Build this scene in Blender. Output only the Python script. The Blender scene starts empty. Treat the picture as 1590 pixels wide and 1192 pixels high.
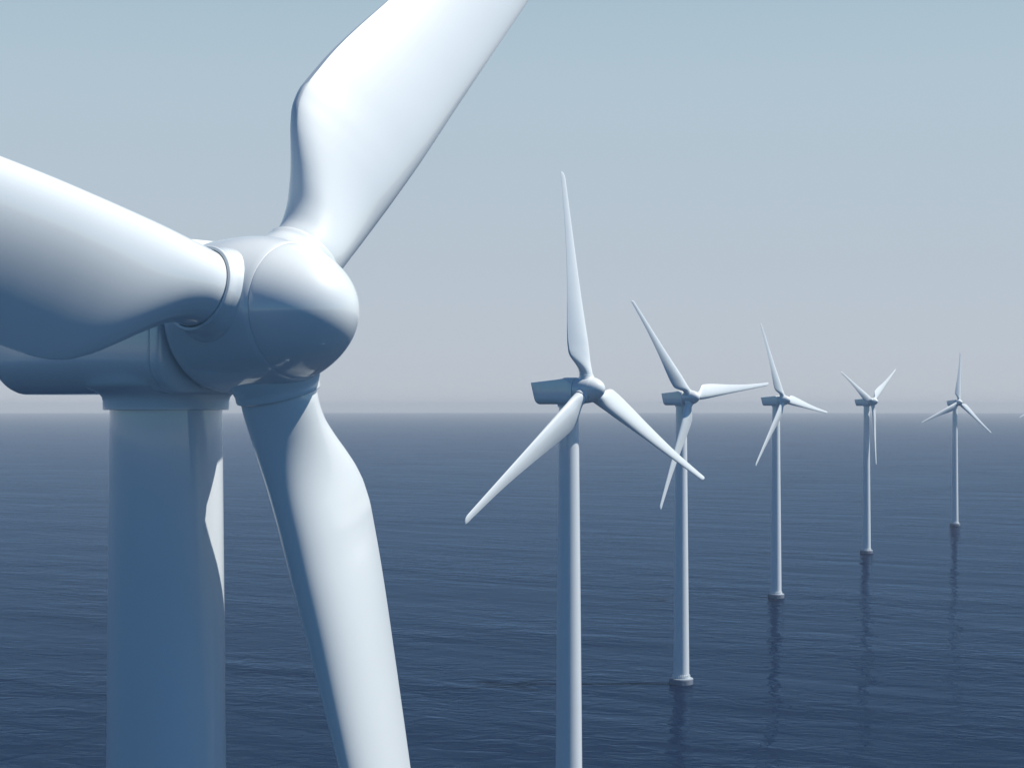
import bpy, math, random
from mathutils import Matrix, Vector

scene = bpy.context.scene
R = math.radians

# ------------------------------------------------------------------ camera
PW, PH, F = 1590.0, 1192.0, 2700.0
EYE, HORIZON = 93.39, 631.0
cam_data = bpy.data.cameras.new("camera")
cam_data.sensor_fit = 'HORIZONTAL'
cam_data.sensor_width = 36.0
cam_data.lens = 36.0 * F / PW
cam_data.shift_y = (HORIZON - PH / 2) / PW
cam_data.clip_start = 0.5
cam_data.clip_end = 200000.0
camera = bpy.data.objects.new("camera", cam_data)
scene.collection.objects.link(camera)
camera.location = (0, 0, EYE)
camera.rotation_euler = (R(90), 0, 0)
scene.camera = camera

# ------------------------------------------------------------------ light
SUN_EL, SUN_AZ = 57.0, 88.5          # azimuth clockwise from +Y (camera looks along +Y)
sun_dir = Vector((math.sin(R(SUN_AZ)) * math.cos(R(SUN_EL)),
                  math.cos(R(SUN_AZ)) * math.cos(R(SUN_EL)), math.sin(R(SUN_EL))))
sun_data = bpy.data.lights.new("sun", 'SUN')
sun_data.energy = 4.6
sun_data.angle = R(0.5)
sun_data.color = (1.0, 0.975, 0.905)
sun = bpy.data.objects.new("sun", sun_data)
scene.collection.objects.link(sun)
sun.location = sun_dir * 300
sun.rotation_euler = (-sun_dir).to_track_quat('-Z', 'Y').to_euler()

world = bpy.data.worlds.new("World")
scene.world = world
world.use_nodes = True
wn, wl = world.node_tree.nodes, world.node_tree.links
wn.clear()
sky = wn.new('ShaderNodeTexSky')
sky.sky_type = 'NISHITA'
sky.sun_disc = False
sky.sun_elevation = R(SUN_EL)
sky.sun_rotation = R(SUN_AZ)
sky.altitude = 0.0
sky.air_density = 1.0
sky.dust_density = 0.0
sky.ozone_density = 6.0
bg = wn.new('ShaderNodeBackground')
SKY_STRENGTH = 0.052
bg.inputs['Strength'].default_value = SKY_STRENGTH
wo = wn.new('ShaderNodeOutputWorld')
# a bank of pale haze low in the sky over the open sea ahead (+Y), thinning upwards and to the sides; left out behind the camera to darken shaded faces
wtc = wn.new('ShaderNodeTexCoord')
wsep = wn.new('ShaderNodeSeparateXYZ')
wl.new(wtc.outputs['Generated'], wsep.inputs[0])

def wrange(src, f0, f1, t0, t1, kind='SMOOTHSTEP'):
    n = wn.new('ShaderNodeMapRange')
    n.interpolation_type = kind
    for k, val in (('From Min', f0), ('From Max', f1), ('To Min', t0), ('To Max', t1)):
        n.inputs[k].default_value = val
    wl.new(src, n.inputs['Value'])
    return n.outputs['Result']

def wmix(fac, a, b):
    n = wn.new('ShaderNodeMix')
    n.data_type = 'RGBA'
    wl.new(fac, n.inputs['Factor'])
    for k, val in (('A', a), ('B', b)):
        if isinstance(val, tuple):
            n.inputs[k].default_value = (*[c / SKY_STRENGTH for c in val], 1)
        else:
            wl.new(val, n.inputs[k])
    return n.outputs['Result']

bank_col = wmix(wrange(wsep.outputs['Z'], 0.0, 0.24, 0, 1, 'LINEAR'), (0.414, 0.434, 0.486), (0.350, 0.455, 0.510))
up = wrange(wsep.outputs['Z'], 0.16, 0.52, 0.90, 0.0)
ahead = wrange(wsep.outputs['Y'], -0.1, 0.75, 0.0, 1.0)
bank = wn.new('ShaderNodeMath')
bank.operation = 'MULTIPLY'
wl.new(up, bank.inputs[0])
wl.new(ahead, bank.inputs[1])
sky_tint = wn.new('ShaderNodeMix')          # added tint on the whole sky texture: less red fill, darker bluer shade
sky_tint.data_type = 'RGBA'
sky_tint.blend_type = 'MULTIPLY'
sky_tint.inputs['Factor'].default_value = 1.0
wl.new(sky.outputs[0], sky_tint.inputs['A'])
sky_tint.inputs['B'].default_value = (0.53, 0.89, 1.10, 1)
wl.new(wmix(bank.outputs[0], sky_tint.outputs['Result'], bank_col), bg.inputs['Color'])
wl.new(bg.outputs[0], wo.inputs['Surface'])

scene.view_settings.view_transform = 'Standard'
scene.view_settings.look = 'None'
scene.view_settings.exposure = 0.4
scene.view_settings.gamma = 1.0
scene.render.engine = 'CYCLES'
scene.cycles.max_bounces = 8
scene.cycles.volume_bounces = 1
scene.cycles.use_denoising = True

# ------------------------------------------------------------------ helpers
def link(o, parent=None):
    scene.collection.objects.link(o)
    if parent is not None:
        o.parent = parent
    return o

def mesh_obj(name, verts, faces, mat, parent=None, smooth=True, sharp=35.0):
    me = bpy.data.meshes.new(name)
    me.from_pydata([tuple(v) for v in verts], [], faces)
    me.materials.append(mat)
    me.validate()
    me.update()
    if smooth:
        me.polygons.foreach_set('use_smooth', [True] * len(me.polygons))
        me.set_sharp_from_angle(angle=R(sharp))
    return link(bpy.data.objects.new(name, me), parent)

def rings_to_faces(n_ring, n, cap0=True, cap1=True, flip=False):
    f = []
    for i in range(n_ring - 1):
        for j in range(n):
            k = (j + 1) % n
            q = (i * n + j, i * n + k, (i + 1) * n + k, (i + 1) * n + j)
            f.append(q[::-1] if flip else q)
    c0, c1 = list(range(n))[::-1], [(n_ring - 1) * n + j for j in range(n)]
    if flip:
        c0, c1 = c0[::-1], c1[::-1]
    if cap0: f.append(tuple(c0))
    if cap1: f.append(tuple(c1))
    return f

def lathe(profile, n=96, axis='Z'):
    """profile: list of (height, radius) along the axis, from low to high."""
    v = []
    for h, r in profile:
        for j in range(n):
            a = 2 * math.pi * j / n
            c, s = r * math.cos(a), r * math.sin(a)
            v.append((c, s, h) if axis == 'Z' else (c, -h, s))    # 'Y': height runs along -Y
    return v, rings_to_faces(len(profile), n)

def interp(tab, x):
    """monotone cubic through (x, y) pairs"""
    n = len(tab)
    if x <= tab[0][0]: return tab[0][1]
    if x >= tab[-1][0]: return tab[-1][1]
    d = [(tab[i + 1][1] - tab[i][1]) / (tab[i + 1][0] - tab[i][0]) for i in range(n - 1)]
    m = [d[0]] + [0.0 if d[i - 1] * d[i] <= 0 else 2 * d[i - 1] * d[i] / (d[i - 1] + d[i]) for i in range(1, n - 1)] + [d[-1]]
    for i in range(n - 1):
        x0, x1 = tab[i][0], tab[i + 1][0]
        if x <= x1:
            h = x1 - x0
            t = (x - x0) / h
            return ((2 * t**3 - 3 * t**2 + 1) * tab[i][1] + (t**3 - 2 * t**2 + t) * h * m[i]
                    + (-2 * t**3 + 3 * t**2) * tab[i + 1][1] + (t**3 - t**2) * h * m[i + 1])

def smooth01(t):
    t = max(0.0, min(1.0, t))
    return t * t * (3 - 2 * t)

# ------------------------------------------------------------------ materials
def new_mat(name):
    m = bpy.data.materials.new(name)
    m.use_nodes = True
    nt = m.node_tree
    return m, nt, nt.nodes['Principled BSDF']

def paint(name, col, rough=0.4, coat=1.0, mottle=0.03):
    m, nt, b = new_mat(name)
    tc = nt.nodes.new('ShaderNodeTexCoord')
    no = nt.nodes.new('ShaderNodeTexNoise')
    no.inputs['Scale'].default_value = 0.35
    no.inputs['Detail'].default_value = 6
    nt.links.new(tc.outputs['Object'], no.inputs['Vector'])
    mp = nt.nodes.new('ShaderNodeMapRange')
    mp.inputs['From Min'].default_value = 0.3
    mp.inputs['From Max'].default_value = 0.7
    mp.inputs['To Min'].default_value = 1 - mottle
    mp.inputs['To Max'].default_value = 1
    nt.links.new(no.outputs['Fac'], mp.inputs['Value'])
    mx = nt.nodes.new('ShaderNodeMix')
    mx.data_type = 'RGBA'
    mx.blend_type = 'MULTIPLY'
    mx.inputs['Factor'].default_value = 1
    mx.inputs['A'].default_value = (*col, 1)
    nt.links.new(mp.outputs['Result'], mx.inputs['B'])
    nt.links.new(mx.outputs['Result'], b.inputs['Base Color'])
    b.inputs['Roughness'].default_value = rough
    b.inputs['Specular IOR Level'].default_value = 0.3
    b.inputs['Coat Weight'].default_value = coat
    b.inputs['Coat Roughness'].default_value = 0.03
    b.inputs['Coat IOR'].default_value = 1.9
    return m

WHITE = paint("white_gelcoat", (0.765, 0.805, 0.81))
TOWER = paint("white_tower_paint", (0.74, 0.78, 0.80))
STEEL = paint("grey_steel_paint", (0.28, 0.32, 0.38), rough=0.5, coat=0.0, mottle=0.15)

def water_mat():
    m, nt, b = new_mat("sea_water")
    L = nt.links
    geo = nt.nodes.new('ShaderNodeNewGeometry')
    heights = []
    #    noise type, length along the crest and across it (m), crest heading, detail, amplitude (m), distortion
    for kind, lx, ly, rot, det, amp, dist in (('FBM', 170.0, 52.0, -36, 2, 2.6, 0.3),
                                              ('FBM', 36.0, 17.0, -32, 3, 0.80, 0.7),
                                              ('FBM', 13.0, 9.0, -18, 2, 0.66, 1.2),
                                              ('FBM', 4.2, 3.2, 14, 2, 0.085, 0.6)):
        mp = nt.nodes.new('ShaderNodeMapping')
        mp.vector_type = 'TEXTURE'
        mp.inputs['Rotation'].default_value = (0, 0, R(rot))
        mp.inputs['Scale'].default_value = (lx, ly, 10.0)
        L.new(geo.outputs['Position'], mp.inputs['Vector'])
        no = nt.nodes.new('ShaderNodeTexNoise')
        no.noise_type = kind
        no.inputs['Scale'].default_value = 1
        no.inputs['Detail'].default_value = det
        no.inputs['Roughness'].default_value = 0.5
        no.inputs['Distortion'].default_value = dist
        L.new(mp.outputs[0], no.inputs['Vector'])
        mu = nt.nodes.new('ShaderNodeMath')
        mu.operation = 'MULTIPLY'
        mu.inputs[1].default_value = amp
        L.new(no.outputs['Fac'], mu.inputs[0])
        heights.append(mu)
    # wind patches: the chop is stronger in some stretches than in others
    gust = nt.nodes.new('ShaderNodeTexNoise')
    gust.inputs['Scale'].default_value = 0.0065
    gust.inputs['Detail'].default_value = 3
    L.new(geo.outputs['Position'], gust.inputs['Vector'])
    gr = nt.nodes.new('ShaderNodeMapRange')
    for k, val in (('From Min', 0.36), ('From Max', 0.64), ('To Min', 0.45), ('To Max', 1.45)):
        gr.inputs[k].default_value = val
    L.new(gust.outputs['Fac'], gr.inputs['Value'])
    for k in (1, 2, 3):
        gm = nt.nodes.new('ShaderNodeMath')
        gm.operation = 'MULTIPLY'
        L.new(heights[k].outputs[0], gm.inputs[0])
        L.new(gr.outputs['Result'], gm.inputs[1])
        heights[k] = gm
    s = heights[0]
    for h in heights[1:]:
        ad = nt.nodes.new('ShaderNodeMath')
        L.new(s.outputs[0], ad.inputs[0])
        L.new(h.outputs[0], ad.inputs[1])
        s = ad
    bp = nt.nodes.new('ShaderNodeBump')
    bp.inputs['Strength'].default_value = 1.0
    bp.inputs['Distance'].default_value = 1.0
    L.new(s.outputs[0], bp.inputs['Height'])
    nt.nodes.remove(b)
    body = nt.nodes.new('ShaderNodeBsdfDiffuse')
    body.inputs['Color'].default_value = (0.0076, 0.0185, 0.0435, 1)
    glint = nt.nodes.new('ShaderNodeBsdfGlossy')
    glint.inputs['Color'].default_value = (0.175, 0.30, 0.46, 1)
    glint.inputs['Roughness'].default_value = 0.03
    fr = nt.nodes.new('ShaderNodeFresnel')
    fr.inputs['IOR'].default_value = 1.095
    mix = nt.nodes.new('ShaderNodeMixShader')
    for n in (glint, fr):
        L.new(bp.outputs[0], n.inputs['Normal'])
    L.new(fr.outputs[0], mix.inputs[0])
    L.new(body.outputs[0], mix.inputs[1])
    L.new(glint.outputs[0], mix.inputs[2])
    L.new(mix.outputs[0], nt.nodes['Material Output'].inputs['Surface'])
    return m
WATER = water_mat()

# ------------------------------------------------------------------ the sea
SEA_R = 25500.0
sv = [(0.0, 0.0, 0.0)]
sf = []
ring = [300 * 1.35 ** i for i in range(60) if 300 * 1.35 ** i < SEA_R] + [SEA_R]
NS = 96
for r in ring:
    sv += [(r * math.cos(2 * math.pi * j / NS), r * math.sin(2 * math.pi * j / NS), 0.0) for j in range(NS)]
for j in range(NS):
    sf.append((0, 1 + j, 1 + (j + 1) % NS))
for i in range(len(ring) - 1):
    for j in range(NS):
        a, k = 1 + i * NS, (j + 1) % NS
        sf.append((a + j, a + NS + j, a + NS + k, a + k))
sea = mesh_obj("sea", sv, sf, WATER, smooth=False)
sea["kind"] = "structure"

# ------------------------------------------------------------------ one turbine, part by part
# local frame: origin on the water under the tower, -Y is the way the rotor faces
HUB_A, AXIS_Z = 4.50, 96.17          # rotor centre ahead of the tower axis; height of the shaft over the tower
SPAN = 40.0

def build_foundation(parent):
    v, f = lathe([(-3.0, 4.0), (1.72, 4.0), (1.86, 3.95), (1.95, 3.82), (1.951, 2.4)], 96)
    # shallow upright ribs round the rim
    n = 72
    for i in range(n):
        a = 2 * math.pi * i / n
        ca, sa = math.cos(a), math.sin(a)
        b0 = len(v)
        for z in (-0.5, 1.62):
            for rr, t in ((3.97, -0.07), (4.06, -0.05), (4.06, 0.05), (3.97, 0.07)):
                v.append((rr * ca - t * sa, rr * sa + t * ca, z))
        for q in ((0, 1, 5, 4), (1, 2, 6, 5), (2, 3, 7, 6), (4, 5, 6, 7), (3, 2, 1, 0)):
            f.append(tuple(b0 + k for k in q))
    return mesh_obj("foundation", v, f, STEEL, parent)

def tower_r(z):
    return 2.72 + (1.83 - 2.72) * (z / 93.2)

def build_tower(parent):
    prof = [(1.90, tower_r(0))]
    for i in range(1, 60):
        z = 1.9 + (93.34 - 1.9) * i / 59
        prof.append((z, tower_r(z)))
    v, f = lathe(prof, 128)
    t = mesh_obj("tower", v, f, TOWER, parent)
    # flange with stiffener ribs where the tower is bolted down
    r0 = tower_r(2)
    v, f = lathe([(1.93, r0 + 0.02), (1.985, r0 + 0.46), (2.03, r0 + 0.45), (2.04, r0 - 0.05)], 96)
    n = 26
    for i in range(n):
        a = 2 * math.pi * i / n
        ca, sa = math.cos(a), math.sin(a)
        b0 = len(v)
        for t0 in (-0.13, 0.13):
            for rr, z in ((r0 - 0.05, 2.0), (r0 + 0.42, 2.0), (r0 + 0.26, 3.05), (r0 - 0.05, 3.2)):
                v.append((rr * ca - t0 * sa, rr * sa + t0 * ca, z))
        for q in ((3, 2, 1, 0), (4, 5, 6, 7), (1, 2, 6, 5), (2, 3, 7, 6)):
            f.append(tuple(b0 + k for k in q))
    mesh_obj("base_flange", v, f, TOWER, t)
    return t

def rounded_rect(w, z0, z1, rt, rb, m=12, p=1.0):
    """closed outline in (x, z), counter-clockwise seen from -Y"""
    pts = []
    for cx, cz, r, a0 in ((w - rb, z0 + rb, rb, -90), (w - rt, z1 - rt, rt, 0),
                          (-w + rt, z1 - rt, rt, 90), (-w + rb, z0 + rb, rb, 180)):
        for i in range(m + 1):
            a = R(a0 + 90 * i / m)
            pts.append((cx + r * math.cos(a), cz + r * math.sin(a)))
    return pts

def nacelle_section(a):
    """half width, bottom, top, top corner radius, bottom corner radius at distance a ahead of the tower axis"""
    t = smooth01((a - 0.6) / 1.9)
    top = 97.85 + (98.72 - 97.85) * (a + 8.3) / 10.9
    top += 0.10 * smooth01((a + 0.8) / 2.0) * (1 - t)
    w = interp([(-8.3, 2.05), (-4, 2.3), (0, 2.4), (2.6, 2.40)], a)
    rt = 0.28 + (1.45 - 0.28) * t
    rb = 1.15 + (1.05 - 1.15) * smooth01((a + 2) / 4.5)
    return w, 93.80, top, rt, rb

def nacelle_mesh(stations, scale_ends):
    v, n = [], None
    for a, inset, slant in stations:
        w, z0, z1, rt, rb = nacelle_section(a)
        pts = rounded_rect(w - inset, z0 + inset, z1 - inset, max(rt - inset * 0.6, 0.08), max(rb - inset, 0.1))
        n = len(pts)
        for x, z in pts:
            y = -(a + slant * (1.15 * (97.85 - z) / 4.0))
            v.append((x, y, z))
    return v, rings_to_faces(len(stations), n)

def build_nacelle(parent):
    st = [(-7.65, 1.2, 1), (-7.65, 0.30, 1), (-7.62, 0.12, 1), (-7.53, 0.03, 1), (-7.37, 0.0, 1)]
    a = -7.0
    while a < 2.0:
        st.append((a, 0.0, max(0.0, min(1.0, (-a - 5.0) / 3.0))))
        a += 0.35
    st += [(1.90, 0, 0), (2.00, 0, 0), (2.02, 0.02, 0), (2.02, 0.3, 0)]
    v, f = nacelle_mesh(st, None)
    nac = mesh_obj("nacelle", v, f, WHITE, parent, sharp=50)
    st = [(2.02, 0.4, 0), (2.045, 0.018, 0), (2.06, 0.0, 0), (2.30, 0.0, 0), (2.42, 0.03, 0), (2.48, 0.12, 0), (2.48, 0.9, 0)]
    v, f = nacelle_mesh(st, None)
    mesh_obj("front_ring", v, f, WHITE, nac, sharp=50)
    # neck under the nacelle that sits on the tower
    prof = [(93.28, 1.70), (93.281, 2.03), (93.30, 2.05), (93.58, 2.05), (93.70, 2.08), (93.80, 2.16), (93.88, 2.30), (93.94, 2.48), (94.05, 2.6)]
    v, f = lathe(prof, 112)
    mesh_obj("yaw_neck", v, f, WHITE, nac)
    return nac

# hub and nose: profile along the rotor axis, a measured from the tower axis
NOSE_A, NOSE_L = 4.05, 4.10
def nose_r(a):
    return 2.46 * math.sqrt(max(0.0, 1 - ((a - NOSE_A) / NOSE_L) ** 2))

def build_hub(parent):
    prof = [(2.40, 1.6), (2.63, 1.7), (2.64, 2.28), (2.67, 2.36), (2.74, 2.40), (3.0, 2.43), (3.5, 2.455)]
    prof += [(NOSE_A + i * 0.15, nose_r(NOSE_A + i * 0.15)) for i in range(14)]
    SE = 6.2
    prof += [(SE - 0.03, nose_r(SE - 0.03)), (SE - 0.012, nose_r(SE) - 0.008), (SE - 0.005, nose_r(SE) - 0.05), (SE + 0.001, 1.2)]
    v, f = lathe([(a - HUB_A, r) for a, r in prof], 128, 'Y')
    h = mesh_obj("hub", v, f, WHITE, parent, sharp=40)
    prof = [(SE + 0.002, 1.0), (SE + 0.005, nose_r(SE) - 0.05), (SE + 0.012, nose_r(SE) - 0.008), (SE + 0.03, nose_r(SE + 0.03))]
    a0 = math.asin((SE + 0.03 - NOSE_A) / NOSE_L)
    for i in range(1, 29):
        t = a0 + (math.pi / 2 - a0) * i / 28
        prof.append((NOSE_A + NOSE_L * math.sin(t), max(2.46 * math.cos(t), 0.01)))
    v, f = lathe([(a - HUB_A, r) for a, r in prof], 128, 'Y')
    mesh_obj("nose_cone", v, f, WHITE, h, sharp=40)
    return h

CHORD = [(2.60, 2.42), (3.0, 2.45), (3.6, 2.68), (4.4, 3.26), (5.2, 3.90), (5.9, 4.40), (6.6, 4.74), (7.4, 4.88), (8.6, 4.86),
         (12.5, 4.36), (18.4, 3.32), (24, 2.50), (30, 1.80), (38.4, 1.16)]
LEAD = [(2.60, 1.21), (5.0, 1.32), (8.0, 1.30), (12, 1.16), (18, 0.96), (28, 0.70), (40, 0.40)]
TWIST = [(2.60, -2), (4.5, 0.5), (7, 5.5), (9, 6), (12, 5), (20, 2.5), (30, 1), (40, 0)]

def build_blade(parent):
    n = 64
    spans = [2.60, 2.72, 2.85, 3.0, 3.15] + [3.15 + 0.2 * i for i in range(1, 32)]
    x = spans[-1]
    while x < 38.2:
        x += 0.6
        spans.append(x)
    spans += [38.9, 39.25, 39.5, 39.7, 39.85, 39.94, 40.0]
    v = []
    for r in spans:
        c = interp(CHORD, r)
        le = interp(LEAD, r)
        if r > 38.4:
            t = min((r - 38.4) / 1.6, 0.998)
            c2 = c * math.sqrt(1 - t ** 2.6)
            le -= (c - c2) * 0.8
            c = c2
        w = 1 - (1 - max(0.0, min(1.0, (r - 2.8) / 5.8)) ** 1.4) ** 2.4
        beta = R(interp(TWIST, r))
        tc = 0.28 + (0.17 - 0.28) * smooth01((r - 6) / 16)
        for j in range(n):
            s = 2 * math.pi * j / n
            xc = 0.5 * (1 + math.cos(s))                      # 1 at the trailing edge, 0 at the leading edge
            yc = 0.5 * math.sin(s) * (2.44 / c)               # round root, in chords
            yt = 5 * tc * (0.2969 * math.sqrt(xc) - 0.1260 * xc - 0.3516 * xc**2 + 0.2843 * xc**3 - 0.1030 * xc**4)
            yt += (0.006 + 0.035 * (1 - smooth01((r - 5.5) / 9))) * xc ** 3
            camber = -0.035 * 4 * xc * (1 - xc)
            ya = camber + (yt if s <= math.pi else -yt)       # +y: suction side, away from the wind
            y = (1 - w) * yc + w * ya
            X = le - xc * c                                   # along the chord, + towards the leading edge
            Y = y * c                                         # + = back
            cb, sb = math.cos(beta), math.sin(beta)
            v.append((X * cb + Y * sb, -X * sb + Y * cb, r))  # leading edge turned towards the wind (-Y)
    f = rings_to_faces(len(spans), n, flip=True)
    # side of the ring: s goes from the trailing edge over the back, so faces point outwards
    b = mesh_obj("blade", v, f, WHITE, parent, sharp=60)
    prof = [(1.6, 1.52), (2.00, 1.50), (2.14, 1.46), (2.24, 1.42), (2.32, 1.385), (2.40, 1.36), (2.48, 1.352), (2.60, 1.350), (2.63, 1.338),
            (2.64, 1.31), (2.64, 1.245), (2.54, 1.235), (2.53, 0.6)]
    cv, cf = lathe(prof, 112)
    mesh_obj("blade_collar", cv, cf, WHITE, b, sharp=50)
    return b

def rotor_matrix(tilt):
    return Matrix.Translation((0, -HUB_A, AXIS_Z + HUB_A * math.sin(R(tilt)))) @ Matrix.Rotation(R(-tilt), 4, 'X')

def blade_matrix(tilt, theta, pitch, cone):
    return rotor_matrix(tilt) @ Matrix.Rotation(R(-theta), 4, 'Y') @ Matrix.Rotation(R(-cone), 4, 'X') @ Matrix.Rotation(R(-pitch), 4, 'Z')

# x, depth, yaw, first blade's angle (left of straight up), tilt of the rotor axis, blade pitch, blade cone, label
TURBINES = [
    (-11.39, 57.3, 51.3, -44.9, 1.5, 6.0, -0.6, "huge white wind turbine close up at the left, cropped by the frame"),
    (10.46, 319.9, 48.04, 3.92, 3.73, 2.0, 1.4, "tallest complete white wind turbine near the centre, one blade pointing almost straight up"),
    (57.11, 586.6, 39.14, 36.87, 3.73, 2.0, 1.4, "white wind turbine partly behind the central turbine's blade tip, one blade level to the right"),
    (129.14, 850.6, 46.82, 21.07, 3.73, 2.0, 1.4, "white wind turbine between the one with a level blade and the Y shaped one"),
    (226.03, 1108.7, 48.51, 61.99, 3.73, 2.0, 1.4, "small white wind turbine with two blades raised like a Y and one hanging straight down"),
    (493.2, 1614.0, 33.0, -11.0, 3.73, 2.0, 1.4, "white wind turbine beyond the right edge, only one faint blade tip showing at the horizon"),
    (347.28, 1363.3, 25.6, -6.9, 3.73, 2.0, 1.4, "smallest complete white wind turbine, farthest right over the sea"),
]
root = bpy.data.objects.new("wind_turbine", None)
scene.collection.objects.link(root)
root.empty_display_size = 5
static_parts = [build_foundation(root), build_tower(root), build_nacelle(root)]
hub0 = build_hub(root)
blade0 = build_blade(root)

def dup(o, parent):
    c = o.copy()
    scene.collection.objects.link(c)
    c.parent = parent
    for ch in o.children:
        dup(ch, c)
    return c

def pose(rt, hub, blades, spec):
    x, y, yaw, theta, tilt, pitch, cone, label = spec
    rt.location = (x, y, 0)
    rt.rotation_euler = (0, 0, R(yaw))
    rt["label"] = label
    rt["category"] = "wind turbine"
    rt["group"] = "offshore wind turbines in a curving row"
    hub.matrix_local = rotor_matrix(tilt)
    for i, b in enumerate(blades):
        b.matrix_local = blade_matrix(tilt, theta + 120 * i, pitch, cone)

copies = []
for spec in TURBINES[1:]:
    rt = root.copy()
    scene.collection.objects.link(rt)
    for p in static_parts:
        dup(p, rt)
    hub = dup(hub0, rt)
    pose(rt, hub, [dup(blade0, rt) for _ in range(3)], spec)
pose(root, hub0, [blade0, dup(blade0, root), dup(blade0, root)], TURBINES[0])

# ------------------------------------------------------------------ haze
HAZE = 6.8e-5
if HAZE > 0:
    S, z0, z1 = 26500.0, -4.2, 142.0
    hv = [(x * S, y * S, z) for z in (z0, z1) for x, y in ((-1, -1), (1, -1), (1, 1), (-1, 1))]
    hf = [(3, 2, 1, 0), (4, 5, 6, 7), (0, 1, 5, 4), (1, 2, 6, 5), (2, 3, 7, 6), (3, 0, 4, 7)]
    hm = bpy.data.materials.new("haze_air")
    hm.use_nodes = True
    nt = hm.node_tree
    nt.nodes.clear()
    out = nt.nodes.new('ShaderNodeOutputMaterial')
    pv = nt.nodes.new('ShaderNodeVolumePrincipled')
    pv.inputs['Color'].default_value = (0.71, 0.74, 0.77, 1)
    pv.inputs['Density'].default_value = HAZE
    pv.inputs['Anisotropy'].default_value = 0.0
    nt.links.new(pv.outputs[0], out.inputs['Volume'])
    hz = mesh_obj("haze", hv, hf, hm, smooth=False)
    hz["kind"] = "stuff"
